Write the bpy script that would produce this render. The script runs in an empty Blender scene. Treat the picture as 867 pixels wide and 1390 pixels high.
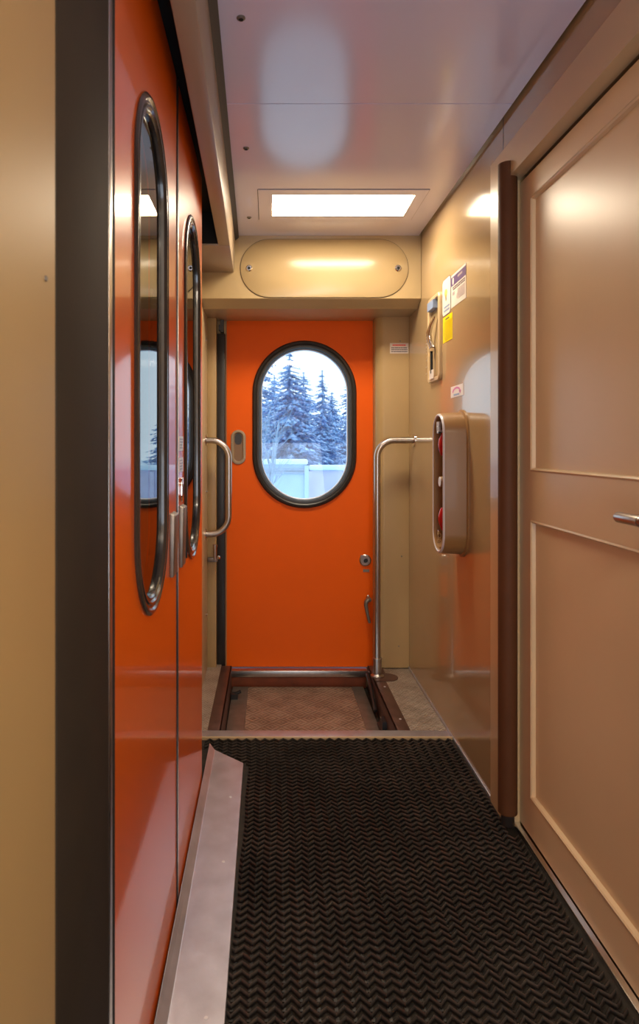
import bpy, bmesh, math, random
from mathutils import Vector
random.seed(7)
PI = math.pi
F = 867.0; VX, VY = 365.0, 606.0; H = 1.176     # measured: focal length in px, vanishing point, eye height
C = bpy.context.scene.collection

# ------------------------------------------------------------------ materials
def mat(name, col, rough=0.5, metal=0.0, coat=0.0, spec=0.5, emit=None, estr=0.0, coat_rough=0.05):
    m = bpy.data.materials.new(name); m.use_nodes = True
    b = m.node_tree.nodes['Principled BSDF']
    b.inputs['Base Color'].default_value = (*col, 1)
    b.inputs['Roughness'].default_value = rough
    b.inputs['Metallic'].default_value = metal
    b.inputs['Specular IOR Level'].default_value = spec
    b.inputs['Coat Weight'].default_value = coat
    b.inputs['Coat Roughness'].default_value = coat_rough
    if emit:
        b.inputs['Emission Color'].default_value = (*emit, 1)
        b.inputs['Emission Strength'].default_value = estr
    return m

def vary(m, scale=6.0, amt=0.12, detail=4.0, bump=0.0, bscale=None, stretch=(1, 1, 1), rough_amt=0.0):
    """procedural colour mottling, optional roughness mottling and bump, in object space"""
    nt = m.node_tree; N = nt.nodes; L = nt.links; b = N['Principled BSDF']
    tc = N.new('ShaderNodeTexCoord'); mp = N.new('ShaderNodeMapping'); mp.inputs['Scale'].default_value = stretch
    L.new(tc.outputs['Object'], mp.inputs['Vector'])
    nz = N.new('ShaderNodeTexNoise'); nz.inputs['Scale'].default_value = scale; nz.inputs['Detail'].default_value = detail
    L.new(mp.outputs['Vector'], nz.inputs['Vector'])
    c = b.inputs['Base Color'].default_value[:3]
    cr = N.new('ShaderNodeValToRGB')
    cr.color_ramp.elements[0].position = 0.3; cr.color_ramp.elements[1].position = 0.7
    cr.color_ramp.elements[0].color = (*[x * (1 - amt) for x in c], 1)
    cr.color_ramp.elements[1].color = (*[min(1, x * (1 + amt)) for x in c], 1)
    L.new(nz.outputs['Fac'], cr.inputs['Fac']); L.new(cr.outputs['Color'], b.inputs['Base Color'])
    if rough_amt:
        r = b.inputs['Roughness'].default_value
        mr = N.new('ShaderNodeMapRange'); mr.inputs['To Min'].default_value = max(0, r - rough_amt); mr.inputs['To Max'].default_value = r + rough_amt
        L.new(nz.outputs['Fac'], mr.inputs['Value']); L.new(mr.outputs['Result'], b.inputs['Roughness'])
    if bump:
        n2 = N.new('ShaderNodeTexNoise'); n2.inputs['Scale'].default_value = bscale or scale * 10; n2.inputs['Detail'].default_value = 2
        L.new(mp.outputs['Vector'], n2.inputs['Vector'])
        bp = N.new('ShaderNodeBump'); bp.inputs['Strength'].default_value = bump; bp.inputs['Distance'].default_value = 0.002
        L.new(n2.outputs['Fac'], bp.inputs['Height']); L.new(bp.outputs['Normal'], b.inputs['Normal'])
    return m

M = {}
M['orange']   = vary(mat('orange_gloss_paint', (0.84, 0.130, 0.0), 0.34, spec=0.3, coat=0.5, coat_rough=0.06), 1.5, 0.05)
M['orange_far'] = vary(mat('orange_satin_paint', (0.80, 0.112, 0.0), 0.5, spec=0.2), 1.5, 0.05)
M['beige']    = vary(mat('beige_wall_paint', (0.43, 0.29, 0.13), 0.40), 2.0, 0.05)
M['laminate'] = vary(mat('glossy_beige_laminate', (0.43, 0.295, 0.15), 0.16, coat=0.45, coat_rough=0.015), 2.0, 0.04)
M['frame']    = vary(mat('pale_beige_frame_paint', (0.56, 0.41, 0.23), 0.30, coat=0.25), 2.0, 0.04)
M['wcdoor']   = vary(mat('beige_door_paint', (0.72, 0.55, 0.335), 0.33), 2.0, 0.04)
M['leftwall'] = vary(mat('ochre_wall_paint', (0.40, 0.262, 0.105), 0.45), 2.0, 0.05)
M['ceiling']  = vary(mat('lacquered_ceiling_sheet', (0.70, 0.68, 0.86), 0.16, coat=0.4, coat_rough=0.12), 2.0, 0.03)
M['header']   = vary(mat('tan_gloss_paint', (0.41, 0.30, 0.155), 0.26, coat=0.2, coat_rough=0.15), 2.0, 0.04)
M['boxpaint'] = vary(mat('taupe_cover_paint', (0.36, 0.27, 0.18), 0.38), 2.0, 0.05)
M['groove']   = mat('dark_groove', (0.05, 0.045, 0.045), 0.6)
M['black']    = mat('black_void', (0.004, 0.004, 0.004), 0.8)
M['rubber']   = vary(mat('black_rubber', (0.018, 0.016, 0.016), 0.38), 20, 0.2)
M['bronze']   = vary(mat('dark_bronze_gasket', (0.036, 0.028, 0.024), 0.24, coat=0.3), 10, 0.15)
M['post']     = vary(mat('dark_brown_profile', (0.034, 0.024, 0.015), 0.75, spec=0.2), 6, 0.12, bump=0.15, bscale=300)
M['guard']    = vary(mat('brown_finger_guard', (0.10, 0.038, 0.015), 0.6, spec=0.25), 5, 0.1)
M['steel']    = vary(mat('brushed_stainless_steel', (0.50, 0.46, 0.43), 0.30, 1.0), 40, 0.08, stretch=(1, 1, 0.05))
M['chrome']   = mat('polished_chrome', (0.75, 0.73, 0.72), 0.12, 1.0)
M['alu']      = vary(mat('worn_aluminium_sheet', (0.55, 0.55, 0.62), 0.36, 0.75), 14, 0.10, bump=0.12, bscale=120, rough_amt=0.08)
M['dullmetal']= vary(mat('dull_grey_metal', (0.24, 0.21, 0.18), 0.45, 0.7), 20, 0.15)
M['rail']     = vary(mat('worn_brown_angle_iron', (0.10, 0.048, 0.035), 0.42, 0.3), 18, 0.25, rough_amt=0.1)
M['riser']    = vary(mat('dark_orange_riser', (0.22, 0.045, 0.010), 0.5), 12, 0.3)  # dark orange, mottled at random
M['valvebox'] = vary(mat('tan_moulded_plastic', (0.31, 0.165, 0.058), 0.4, coat=0.05), 4, 0.04)
M['rim']      = mat('daylit_plastic_rim', (0.62, 0.58, 0.60), 0.25)  # window daylight on the rim painted in as a paler colour
M['cavity']   = mat('brown_cavity_plastic', (0.22, 0.115, 0.045), 0.4)
M['red']      = mat('red_plastic', (0.50, 0.006, 0.012), 0.25, coat=0.3)
M['white']    = mat('white_plastic', (0.72, 0.72, 0.74), 0.4)
M['paper']    = vary(mat('white_sticker_vinyl', (0.74, 0.66, 0.60), 0.35), 20, 0.03)
M['purple']   = mat('violet_print', (0.085, 0.05, 0.19), 0.35)
M['ink']      = mat('dark_print', (0.07, 0.055, 0.09), 0.4)
M['greyink']  = mat('grey_print', (0.40, 0.33, 0.35), 0.4)
M['redink']   = mat('red_print', (0.75, 0.10, 0.09), 0.4)
M['magenta']  = mat('magenta_print', (0.62, 0.14, 0.38), 0.4)
M['blueink']  = mat('blue_grey_print', (0.25, 0.33, 0.50), 0.4)
M['yellow']   = mat('yellow_sticker_vinyl', (0.85, 0.66, 0.0), 0.35)
M['olive'] = mat('olive_print', (0.42, 0.30, 0.01), 0.4)
M['yellowsoft'] = mat('pale_yellow_print', (0.80, 0.62, 0.18), 0.4)
M['greybeige']= mat('grey_beige_cast_handle', (0.33, 0.25, 0.17), 0.4)
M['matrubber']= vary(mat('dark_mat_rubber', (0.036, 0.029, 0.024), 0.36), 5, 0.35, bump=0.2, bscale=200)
def crest_shading(m, z0, z1, lo, hi):
    # light and shade painted by height: lit crests over shaded gaps
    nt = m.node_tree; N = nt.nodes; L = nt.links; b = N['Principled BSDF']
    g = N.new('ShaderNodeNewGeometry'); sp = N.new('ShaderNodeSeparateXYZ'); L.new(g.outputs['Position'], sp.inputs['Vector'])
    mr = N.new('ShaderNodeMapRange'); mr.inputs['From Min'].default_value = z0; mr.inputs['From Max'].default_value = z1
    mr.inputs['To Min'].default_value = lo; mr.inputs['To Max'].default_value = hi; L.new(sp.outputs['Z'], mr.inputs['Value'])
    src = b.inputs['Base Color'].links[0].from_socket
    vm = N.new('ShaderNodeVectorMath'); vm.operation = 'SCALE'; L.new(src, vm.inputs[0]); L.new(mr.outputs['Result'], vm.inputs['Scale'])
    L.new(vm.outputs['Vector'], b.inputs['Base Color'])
crest_shading(M['matrubber'], 0.004, 0.0105, 0.25, 1.8)
M['underfloor'] = vary(mat('dirty_brown_floor', (0.016, 0.011, 0.006), 0.8), 30, 0.7, detail=6)
M['glow']     = mat('lit_diffuser', (0.9, 0.9, 0.9), 0.5, emit=(1.0, 0.85, 0.64), estr=31.0)
M['glowback'] = mat('lit_diffuser_warm', (0.9, 0.9, 0.9), 0.5, emit=(1.0, 0.86, 0.68), estr=34.0)
M['reveal']   = mat('cream_light_reveal', (0.75, 0.66, 0.5), 0.5)
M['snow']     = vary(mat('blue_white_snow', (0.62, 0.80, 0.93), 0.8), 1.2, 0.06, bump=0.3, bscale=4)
M['needles']  = vary(mat('hazy_frosted_needles', (0.19, 0.36, 0.62), 0.8), 1.5, 0.25)  # blue outdoor haze mixed into the needle colour
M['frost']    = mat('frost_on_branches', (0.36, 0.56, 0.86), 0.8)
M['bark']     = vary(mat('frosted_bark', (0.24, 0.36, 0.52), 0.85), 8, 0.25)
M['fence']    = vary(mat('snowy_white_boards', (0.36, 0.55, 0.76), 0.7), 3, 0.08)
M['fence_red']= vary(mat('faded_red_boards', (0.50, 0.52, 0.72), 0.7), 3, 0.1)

def tread_material():
    """diamond tread pattern from crossed bars, worn reddish brown over metal"""
    m = mat('worn_tread_plate', (0.20, 0.12, 0.085), 0.5, 0.25)
    return m
def tread(name, c1, c2, scale, metal, strength):
    m = mat(name, c1, 0.48, metal); nt = m.node_tree; N = nt.nodes; L = nt.links; b = N['Principled BSDF']
    tc = N.new('ShaderNodeTexCoord')
    # five-bar style tread: alternate direction bars by checker
    ck = N.new('ShaderNodeTexChecker'); ck.inputs['Scale'].default_value = scale
    L.new(tc.outputs['Object'], ck.inputs['Vector'])
    ck.inputs['Color1'].default_value = (1, 1, 1, 1); ck.inputs['Color2'].default_value = (0, 0, 0, 1)
    def wave(rot):
        mp = N.new('ShaderNodeMapping'); mp.inputs['Rotation'].default_value = (0, 0, rot)
        L.new(tc.outputs['Object'], mp.inputs['Vector'])
        w = N.new('ShaderNodeTexWave'); w.wave_type = 'BANDS'; w.bands_direction = 'X'; w.inputs['Scale'].default_value = scale * 0.75
        w.inputs['Distortion'].default_value = 0.0
        L.new(mp.outputs['Vector'], w.inputs['Vector']); return w
    w1 = wave(PI / 4); w2 = wave(-PI / 4)
    mx = N.new('ShaderNodeMix'); mx.data_type = 'FLOAT'
    L.new(ck.outputs['Fac'], mx.inputs['Factor']); L.new(w1.outputs['Fac'], mx.inputs['A']); L.new(w2.outputs['Fac'], mx.inputs['B'])
    bp = N.new('ShaderNodeBump'); bp.inputs['Strength'].default_value = strength; bp.inputs['Distance'].default_value = 0.003
    L.new(mx.outputs['Result'], bp.inputs['Height']); L.new(bp.outputs['Normal'], b.inputs['Normal'])
    nz = N.new('ShaderNodeTexNoise'); nz.inputs['Scale'].default_value = 9; nz.inputs['Detail'].default_value = 5
    L.new(tc.outputs['Object'], nz.inputs['Vector'])
    ad = N.new('ShaderNodeMath'); ad.operation = 'MULTIPLY_ADD'; ad.inputs[1].default_value = 0.4; 
    L.new(mx.outputs['Result'], ad.inputs[0]); L.new(nz.outputs['Fac'], ad.inputs[2])
    cr = N.new('ShaderNodeValToRGB'); cr.color_ramp.elements[0].position = 0.45; cr.color_ramp.elements[1].position = 0.95
    cr.color_ramp.elements[0].color = (*c2, 1); cr.color_ramp.elements[1].color = (*c1, 1)
    L.new(ad.outputs['Value'], cr.inputs['Fac']); L.new(cr.outputs['Color'], b.inputs['Base Color'])
    return m
M['tread'] = tread('worn_reddish_tread_plate', (0.40, 0.27, 0.20), (0.17, 0.095, 0.065), 22, 0.2, 1.0)
M['treadgrey'] = tread('grey_tread_plate', (0.46, 0.38, 0.31), (0.26, 0.20, 0.15), 40, 0.35, 0.9)

def glass_mat(name, tint, ior=1.5):
    m = bpy.data.materials.new(name); m.use_nodes = True; nt = m.node_tree; N = nt.nodes; L = nt.links
    N.remove(N['Principled BSDF']); out = N['Material Output']
    t = N.new('ShaderNodeBsdfTransparent'); t.inputs['Color'].default_value = (*tint, 1)
    g = N.new('ShaderNodeBsdfGlossy'); g.inputs['Roughness'].default_value = 0.01
    f = N.new('ShaderNodeFresnel'); f.inputs['IOR'].default_value = ior
    mx = N.new('ShaderNodeMixShader')
    L.new(f.outputs['Fac'], mx.inputs['Fac']); L.new(t.outputs['BSDF'], mx.inputs[1]); L.new(g.outputs['BSDF'], mx.inputs[2])
    L.new(mx.outputs['Shader'], out.inputs['Surface']); return m
M['glass'] = glass_mat('clear_window_glass', (0.90, 0.95, 0.97))
M['darkglass'] = glass_mat('tinted_door_glass', (0.35, 0.36, 0.34), 1.9)

# ------------------------------------------------------------------ mesh building
class MB:
    def __init__(s): s.v = []; s.f = []
    def add(s, vs, fs):
        o = len(s.v); s.v += [tuple(p) for p in vs]; s.f += [tuple(i + o for i in f) for f in fs]; return s
    def box(s, x0, x1, y0, y1, z0, z1):
        vs = [(x, y, z) for x in (x0, x1) for y in (y0, y1) for z in (z0, z1)]
        return s.add(vs, [(0, 1, 3, 2), (4, 6, 7, 5), (0, 4, 5, 1), (2, 3, 7, 6), (0, 2, 6, 4), (1, 5, 7, 3)])
    def hexa(s, v8):   # bottom 4 then top 4
        return s.add(v8, [(0, 3, 2, 1), (4, 5, 6, 7), (0, 1, 5, 4), (1, 2, 6, 5), (2, 3, 7, 6), (3, 0, 4, 7)])
    def quad(s, *p): return s.add(p, [tuple(range(len(p)))])
    def tube(s, path, r, n=14, caps=True):
        P = [Vector(p) for p in path]; R = r if isinstance(r, (list, tuple)) else [r] * len(P)
        t0 = (P[1] - P[0]).normalized()
        up = Vector((0, 0, 1)) if abs(t0.z) < 0.9 else Vector((0, 1, 0))
        nrm = t0.cross(up).normalized(); rings = []
        for i, p in enumerate(P):
            a = P[max(i - 1, 0)]; b = P[min(i + 1, len(P) - 1)]; t = (b - a).normalized()
            nrm = (nrm - t * nrm.dot(t)).normalized(); bn = t.cross(nrm)
            rings.append([p + (nrm * math.cos(2 * PI * k / n) + bn * math.sin(2 * PI * k / n)) * R[i] for k in range(n)])
        vs = [q for rg in rings for q in rg]; fs = []
        for i in range(len(P) - 1):
            for k in range(n):
                k2 = (k + 1) % n; fs.append((i * n + k, i * n + k2, (i + 1) * n + k2, (i + 1) * n + k))
        if caps: fs += [tuple(reversed(range(n))), tuple(range((len(P) - 1) * n, len(P) * n))]
        return s.add(vs, fs)
    def lathe(s, prof, fr, n=24):      # prof: (radius, w); fr(u,v,w)->xyz, revolve in u,v
        vs = []; fs = []; m = len(prof)
        for (r, w) in prof:
            for k in range(n): vs.append(fr(r * math.cos(2 * PI * k / n), r * math.sin(2 * PI * k / n), w))
        for i in range(m - 1):
            for k in range(n):
                k2 = (k + 1) % n; fs.append((i * n + k, i * n + k2, (i + 1) * n + k2, (i + 1) * n + k))
        fs.append(tuple(range(n))); fs.append(tuple(range((m - 1) * n, m * n)))
        return s.add(vs, fs)
    def prism(s, outline, fr, w0, w1):
        n = len(outline)
        vs = [fr(u, v, w0) for u, v in outline] + [fr(u, v, w1) for u, v in outline]
        fs = [tuple(range(n)), tuple(range(n, 2 * n))] + [(k, (k + 1) % n, (k + 1) % n + n, k + n) for k in range(n)]
        return s.add(vs, fs)
    def sweep(s, outl, prof, fr, close_profile=False, cap_last=False, cap_first=False):
        """outl(d) -> outline offset outward by d; prof list of (d, w)"""
        loops = [outl(d) for d, w in prof]; n = len(loops[0]); vs = []; fs = []
        for (d, w), lp in zip(prof, loops): vs += [fr(u, v, w) for u, v in lp]
        m = len(prof)
        for i in range(m if close_profile else m - 1):
            j = (i + 1) % m
            for k in range(n):
                k2 = (k + 1) % n; fs.append((i * n + k, i * n + k2, j * n + k2, j * n + k))
        if cap_last: fs.append(tuple(range((m - 1) * n, m * n)))
        if cap_first: fs.append(tuple(range(n)))
        return s.add(vs, fs)
    def holed(s, rect, outl, fr, w0, w1):
        """slab (u0,u1,v0,v1) with one hole outl(0) through it"""
        u0, u1, v0, v1 = rect; inner = outl(0); n = len(inner)
        cu = sum(p[0] for p in inner) / n; cv = sum(p[1] for p in inner) / n
        outer = []
        for (u, v) in inner:
            du, dv = u - cu, v - cv; t = 1e9
            if du > 1e-9: t = min(t, (u1 - cu) / du)
            if du < -1e-9: t = min(t, (u0 - cu) / du)
            if dv > 1e-9: t = min(t, (v1 - cv) / dv)
            if dv < -1e-9: t = min(t, (v0 - cv) / dv)
            outer.append([cu + du * t, cv + dv * t])
        for c in ((u0, v0), (u0, v1), (u1, v0), (u1, v1)):
            k = min(range(n), key=lambda i: (outer[i][0] - c[0]) ** 2 + (outer[i][1] - c[1]) ** 2); outer[k] = list(c)
        vs = [fr(u, v, w0) for u, v in inner] + [fr(u, v, w0) for u, v in outer] + [fr(u, v, w1) for u, v in inner] + [fr(u, v, w1) for u, v in outer]
        fs = []
        for k in range(n):
            q = (k + 1) % n
            fs += [(k, q, n + q, n + k), (2 * n + k, 3 * n + k, 3 * n + q, 2 * n + q), (k, 2 * n + k, 2 * n + q, q), (n + k, n + q, 3 * n + q, 3 * n + k)]
        return s.add(vs, fs)
    def build(s, name, m, parent=None, smooth=True, bevel=0.0, angle=35, recalc=True):
        me = bpy.data.meshes.new(name); me.from_pydata(s.v, [], s.f)
        me.materials.append(M[m] if isinstance(m, str) else m)
        if recalc:
            bm = bmesh.new(); bm.from_mesh(me); bmesh.ops.recalc_face_normals(bm, faces=bm.faces)
            if bevel:
                es = [e for e in bm.edges if len(e.link_faces) == 2 and e.calc_face_angle(0) > 0.6]
                bmesh.ops.bevel(bm, geom=es, offset=bevel, segments=2, affect='EDGES', profile=0.5, clamp_overlap=True)
            bm.to_mesh(me); bm.free()
        if smooth:
            me.polygons.foreach_set('use_smooth', [True] * len(me.polygons)); me.set_sharp_from_angle(angle=math.radians(angle))
        me.update()
        o = bpy.data.objects.new(name, me); C.objects.link(o)
        if parent: o.parent = parent
        return o

def tag(o, label, cat=None, group=None, kind=None):
    if label: o['label'] = label
    if cat: o['category'] = cat
    if group: o['group'] = group
    if kind: o['kind'] = kind
    return o
def thing(name, label, cat, loc, group=None, kind=None):
    o = bpy.data.objects.new(name, None); C.objects.link(o); o.location = loc; o.empty_display_size = 0.05
    return tag(o, label, cat, group, kind)
def rel(parent, o):
    """o was built in world coordinates: keep it there under its parent Empty"""
    p = parent; off = Vector(p.location)
    o.parent = p; o.data.transform(__import__('mathutils').Matrix.Translation(-off)); return o
def part(name, mb, m, parent, label=None, **k):
    o = mb.build(name, m, **k)
    root = parent; off = Vector((0, 0, 0)); q = parent
    while q: off += Vector(q.location); q = q.parent
    o.data.transform(__import__('mathutils').Matrix.Translation(-off)); o.parent = parent
    if label: o['label'] = label
    return o
def struct(name, mb, m, label=None, cat=None, **k):
    o = mb.build(name, m, **k); return tag(o, label, cat, kind='structure')

# frames: (u,v,w) -> world ; w comes out of the surface
def fr_far(Y):   return lambda u, v, w: (u, Y - w, v)
def fr_left(X):  return lambda u, v, w: (X + w, u, v)
def fr_right(X): return lambda u, v, w: (X - w, u, v)
def fr_ceil(Z):  return lambda u, v, w: (u, v, Z - w)
def fr_floor(Z): return lambda u, v, w: (u, v, Z + w)

def stadium(cu, cv, hw, hh, seg=20):
    def f(d=0):
        r = hw + d; s_ = hh - hw; pts = []
        for k in range(seg + 1):
            a = PI * k / seg; pts.append((cu + r * math.cos(a), cv + s_ + r * math.sin(a)))
        for k in range(seg + 1):
            a = PI + PI * k / seg; pts.append((cu + r * math.cos(a), cv - s_ + r * math.sin(a)))
        return pts
    return f
def stadium_h(cu, cv, hw, hh, seg=20):
    g = stadium(0, 0, hh, hw, seg)
    return lambda d=0: [(cu + v, cv - u) for u, v in g(d)]
def rrect(u0, u1, v0, v1, r, seg=6):
    def f(d=0):
        pts = []
        for (cx, cy, a0) in ((u1 - r, v1 - r, 0), (u0 + r, v1 - r, PI / 2), (u0 + r, v0 + r, PI), (u1 - r, v0 + r, 1.5 * PI)):
            for k in range(seg + 1):
                a = a0 + PI / 2 * k / seg; pts.append((cx + (r + d) * math.cos(a), cy + (r + d) * math.sin(a)))
        return pts
    return f
def rect(u0, u1, v0, v1): return [(u0, v0), (u1, v0), (u1, v1), (u0, v1)]
def arc(c, a, b, r, a0, a1, n=10):   # points of an arc about c in plane of unit vectors a,b
    c, a, b = Vector(c), Vector(a), Vector(b)
    return [c + (a * math.cos(a0 + (a1 - a0) * k / n) + b * math.sin(a0 + (a1 - a0) * k / n)) * r for k in range(n + 1)]
def screw(parent, fr, u, v, r, m='chrome', label=None, name='screw'):
    mb = MB().lathe([(r, 0), (r * 1.0, r * 0.35), (r * 0.75, r * 0.6), (r * 0.4, r * 0.6), (r * 0.34, r * 0.15)], lambda a, b, w: fr(u + a, v + b, w), 14)
    return part(name, mb, m, parent, label)
def print_lines(fr, u0, u1, v0, v1, rows, frac=0.5, w=0.0008, seed=0, ragged=True, gap=0.12):
    """rows of word-like dashes: print too small to read in the photo"""
    rnd = random.Random(seed); mb = MB(); h = (v1 - v0) / rows; L = u1 - u0
    for i in range(rows):
        vb = v1 - (i + 0.5) * h; u = u0; end = u1 - (rnd.uniform(0, 0.3) * L if ragged else 0)
        while u < end - 0.02 * L:
            wd = min(rnd.uniform(0.10, 0.30) * L, end - u)
            mb.prism(rect(u, u + wd, vb - h * frac / 2, vb + h * frac / 2), fr, 0.0, w); u += wd + gap * 0.35 * L * rnd.uniform(0.5, 1.0)
    return mb

WX = 0.74            # right wall
LX = -0.233          # face of the left double doors
CZ = 2.201           # ceiling
DY = 3.48            # face of the far door
BY = -1.75           # back of the vestibule

# ------------------------------------------------------------------ shell
fl = MB()
fl.box(-0.6, 0.95, BY, 2.572, -0.05, 0.0)
fl.box(-0.6, 0.95, 2.572, 3.6, -0.22, -0.135)          # bottom of the step well
struct('floor', fl, 'underfloor', 'dirty brown floor under the rubber mat', smooth=False)

wr = MB()
wr.box(WX, WX + 0.16, 1.978, 3.6, -0.14, 2.30)
wr.box(WX, WX + 0.16, BY, 1.978, 2.012, 2.30)
wr.box(WX, WX + 0.16, BY, 1.12, 0, 2.012)
wr.box(0.815, WX + 0.16, 1.12, 1.978, 0, 2.012)
wall_r = struct('wall_right', wr, 'laminate', 'glossy beige laminate wall on the right')
part('panel_joint', MB().box(WX - 0.0006, WX + 0.001, 2.016, 2.0195, 2.105, 2.25), 'groove', wall_r, 'dark joint line')

wl = MB()
wl.box(-0.60, -0.33, 2.26, 3.6, -0.14, 2.30)
wl.box(-0.36, -0.29, 2.235, 2.30, -0.02, 2.10)
struct('wall_left', wl, 'beige', 'beige wall between the double door and the far door')
wn = MB()
wn.box(-0.60, -0.225, 0.50, 0.672, 0, 2.30)
wn.hexa([(-0.6, BY, 0), (-0.219, BY, 0), (-0.219, 0.50, 0), (-0.6, 0.50, 0), (-0.6, BY, 2.3), (-0.219, BY, 2.3), (-0.219, 0.50, 2.3), (-0.6, 0.50, 2.3)])
wnear = struct('wall_near', wn, 'leftwall', 'ochre painted wall at the left edge of the photo')
screw(wnear, fr_left(-0.225), 0.643, 1.345, 0.003, 'dullmetal')
struct('wall_back', MB().box(-0.6, 0.95, BY - 0.08, BY, -0.1, 2.35), 'frame', 'beige wall behind the viewpoint')
wf = MB()
wf.box(-0.6, -0.232, 3.485, 3.6, -0.2, 2.35); wf.box(0.572, 0.95, 3.485, 3.6, -0.2, 2.35)
wf.box(-0.232, 0.572, 3.485, 3.6, 1.955, 2.35); wf.box(-0.232, 0.572, 3.485, 3.6, -0.2, -0.03)
struct('wall_far', wf, 'beige', 'beige end wall round the far orange door')
# dark gangway behind the double door
g = MB()
g.box(-0.75, -0.72, 0.6, 2.4, -0.02, 2.35); g.box(-0.75, -0.31, 0.6, 0.66, -0.02, 2.35)
struct('wall_gangway', g, 'post', 'dark gangway wall behind the double door windows', smooth=False)
struct('roof', MB().box(-0.8, 0.95, BY - 0.08, 3.6, 2.30, 2.36), 'groove', 'dark roof void above the ceiling sheets', smooth=False)

# ceiling: two lacquered sheets, the far one cut out for the light
def cl_x(y): return -0.118 - 0.0175 * (y - 1.4)
ce = MB()
def csheet(x0, x1, y0, y1):
    xa = x0 if x0 is not None else cl_x(y0); xb = x0 if x0 is not None else cl_x(y1)
    ce.hexa([(xa, y0, CZ), (x1, y0, CZ), (x1, y1, CZ), (xb, y1, CZ), (xa, y0, CZ + .012), (x1, y0, CZ + .012), (x1, y1, CZ + .012), (xb, y1, CZ + .012)])
RX = 0.728
csheet(None, RX, BY, -1.2); csheet(None, 0.02, -1.2, -0.6); csheet(0.62, RX, -1.2, -0.6); csheet(None, RX, -0.6, 1.9085)
csheet(None, RX, 1.9125, 2.598)
csheet(None, 0.012, 2.598, 2.843); csheet(0.598, RX, 2.598, 2.843); csheet(None, RX, 2.843, 3.112)
ceil = struct('ceiling', ce, 'ceiling', 'glossy pale lilac ceiling sheets', smooth=False)
for (px, py) in ((327, 24), (334, 201), (338, 295)):
    Y = F * (CZ - H) / (VY - py); X = (px - VX) * Y / F
    s_ = part('bolt', MB().lathe([(0.0105, 0), (0.0105, 0.002), (0.007, 0.005), (0.0045, 0.005), (0.004, 0.001)], lambda a, b, w: (X + a, Y + b, CZ - w), 18), 'dullmetal', ceil, 'round dark bolt head')
    part('socket', MB().lathe([(0.0058, 0), (0.0058, 0.0054)], lambda a, b, w: (X + a, Y + b, CZ - w), 12), 'black', s_)

# long cover box over the double door (tapers a little, as in the photo)
def bx_r(y): return -0.139 - 0.0168 * (y - 1.2)
def bx_l(y): return -0.188 - 0.0175 * (y - 1.2)
cb = MB(); Z0 = 2.022
def seg(y0, y1, l0, l1):
    cb.hexa([(l0, y0, Z0), (bx_r(y0), y0, Z0), (bx_r(y1), y1, Z0), (l1, y1, Z0),
             (l0, y0, 2.29), (bx_r(y0) + .010, y0, 2.29), (bx_r(y1) + .010, y1, 2.29), (l1, y1, 2.29)])
seg(0.4, 2.69, bx_l(0.4), bx_l(2.69)); seg(2.69, 3.108, -0.335, -0.335)
cov = struct('trim_1', cb, 'boxpaint', 'taupe cover box running above the orange double door', bevel=0.004)
part('back_plate', MB().box(-0.335, -0.20, 0.66, 2.69, 2.16, 2.20), 'black', cov)
gm = MB(); y0, y1 = 0.2, 3.11
gm.hexa([(bx_r(y0) + .004, y0, 2.175), (cl_x(y0) + .001, y0, 2.190), (cl_x(y1) + .001, y1, 2.190), (bx_r(y1) + .004, y1, 2.175),
         (bx_r(y0) + .004, y0, 2.25), (cl_x(y0) + .001, y0, 2.25), (cl_x(y1) + .001, y1, 2.25), (bx_r(y1) + .004, y1, 2.25)])
part('slot_shade', MB().box(-0.335, -0.2, 2.684, 2.692, 2.03, 2.2).box(-0.336, -0.332, 2.2, 2.69, 2.03, 2.2), 'black', cov)  # black sheets added so the slot reads as deep shade
part('shadow_gap', gm, 'groove', cov, 'dark grey edging strip')

# header above the far door
hd = MB()
pr = [(3.105, 2.29), (3.105, 1.896), (3.108, 1.892), (3.165, 1.872), (3.175, 1.860), (3.487, 1.860), (3.487, 2.29)]
vs = [(-0.60, y, z) for y, z in pr] + [(0.7385, y, z) for y, z in pr]; n = len(pr)
hd.add(vs, [tuple(range(n)), tuple(range(n, 2 * n))] + [(k, (k + 1) % n, n + (k + 1) % n, n + k) for k in range(n)])
header = struct('trim_2', hd, 'header', 'tan boxed header above the far orange door')
# rounded inspection cover
pc = thing('inspection_cover', 'long tan inspection cover with rounded ends on the header above the far door', 'cover', (0.27, 3.103, 2.04))
st = stadium_h(0.2685, 2.041, 0.4075, 0.141)
part('cover_plate', MB().sweep(st, [(0, 0), (0, 0.004), (-0.003, 0.006)], fr_far(3.1045), cap_last=True, cap_first=True), 'header', pc)
part('edge_gap', MB().sweep(st, [(0.0022, 0.0005), (0.0022, 0.0012), (-0.01, 0.0012), (-0.01, 0.0005)], fr_far(3.1045), close_profile=True), 'groove', pc, 'dark gap round the cover')
for u in (-0.097, 0.626):
    s_ = part('screw', MB().lathe([(0.016, 0), (0.016, 0.003), (0.011, 0.007), (0.007, 0.007), (0.006, 0.003)], lambda a, b, w: (u + a, 3.099 - w, 2.040 + b), 18), 'chrome', pc, 'round chrome screw')
    part('socket', MB().lathe([(0.0062, 0), (0.0062, 0.0075)], lambda a, b, w: (u + a, 3.099 - w, 2.040 + b), 12), 'black', s_)

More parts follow.
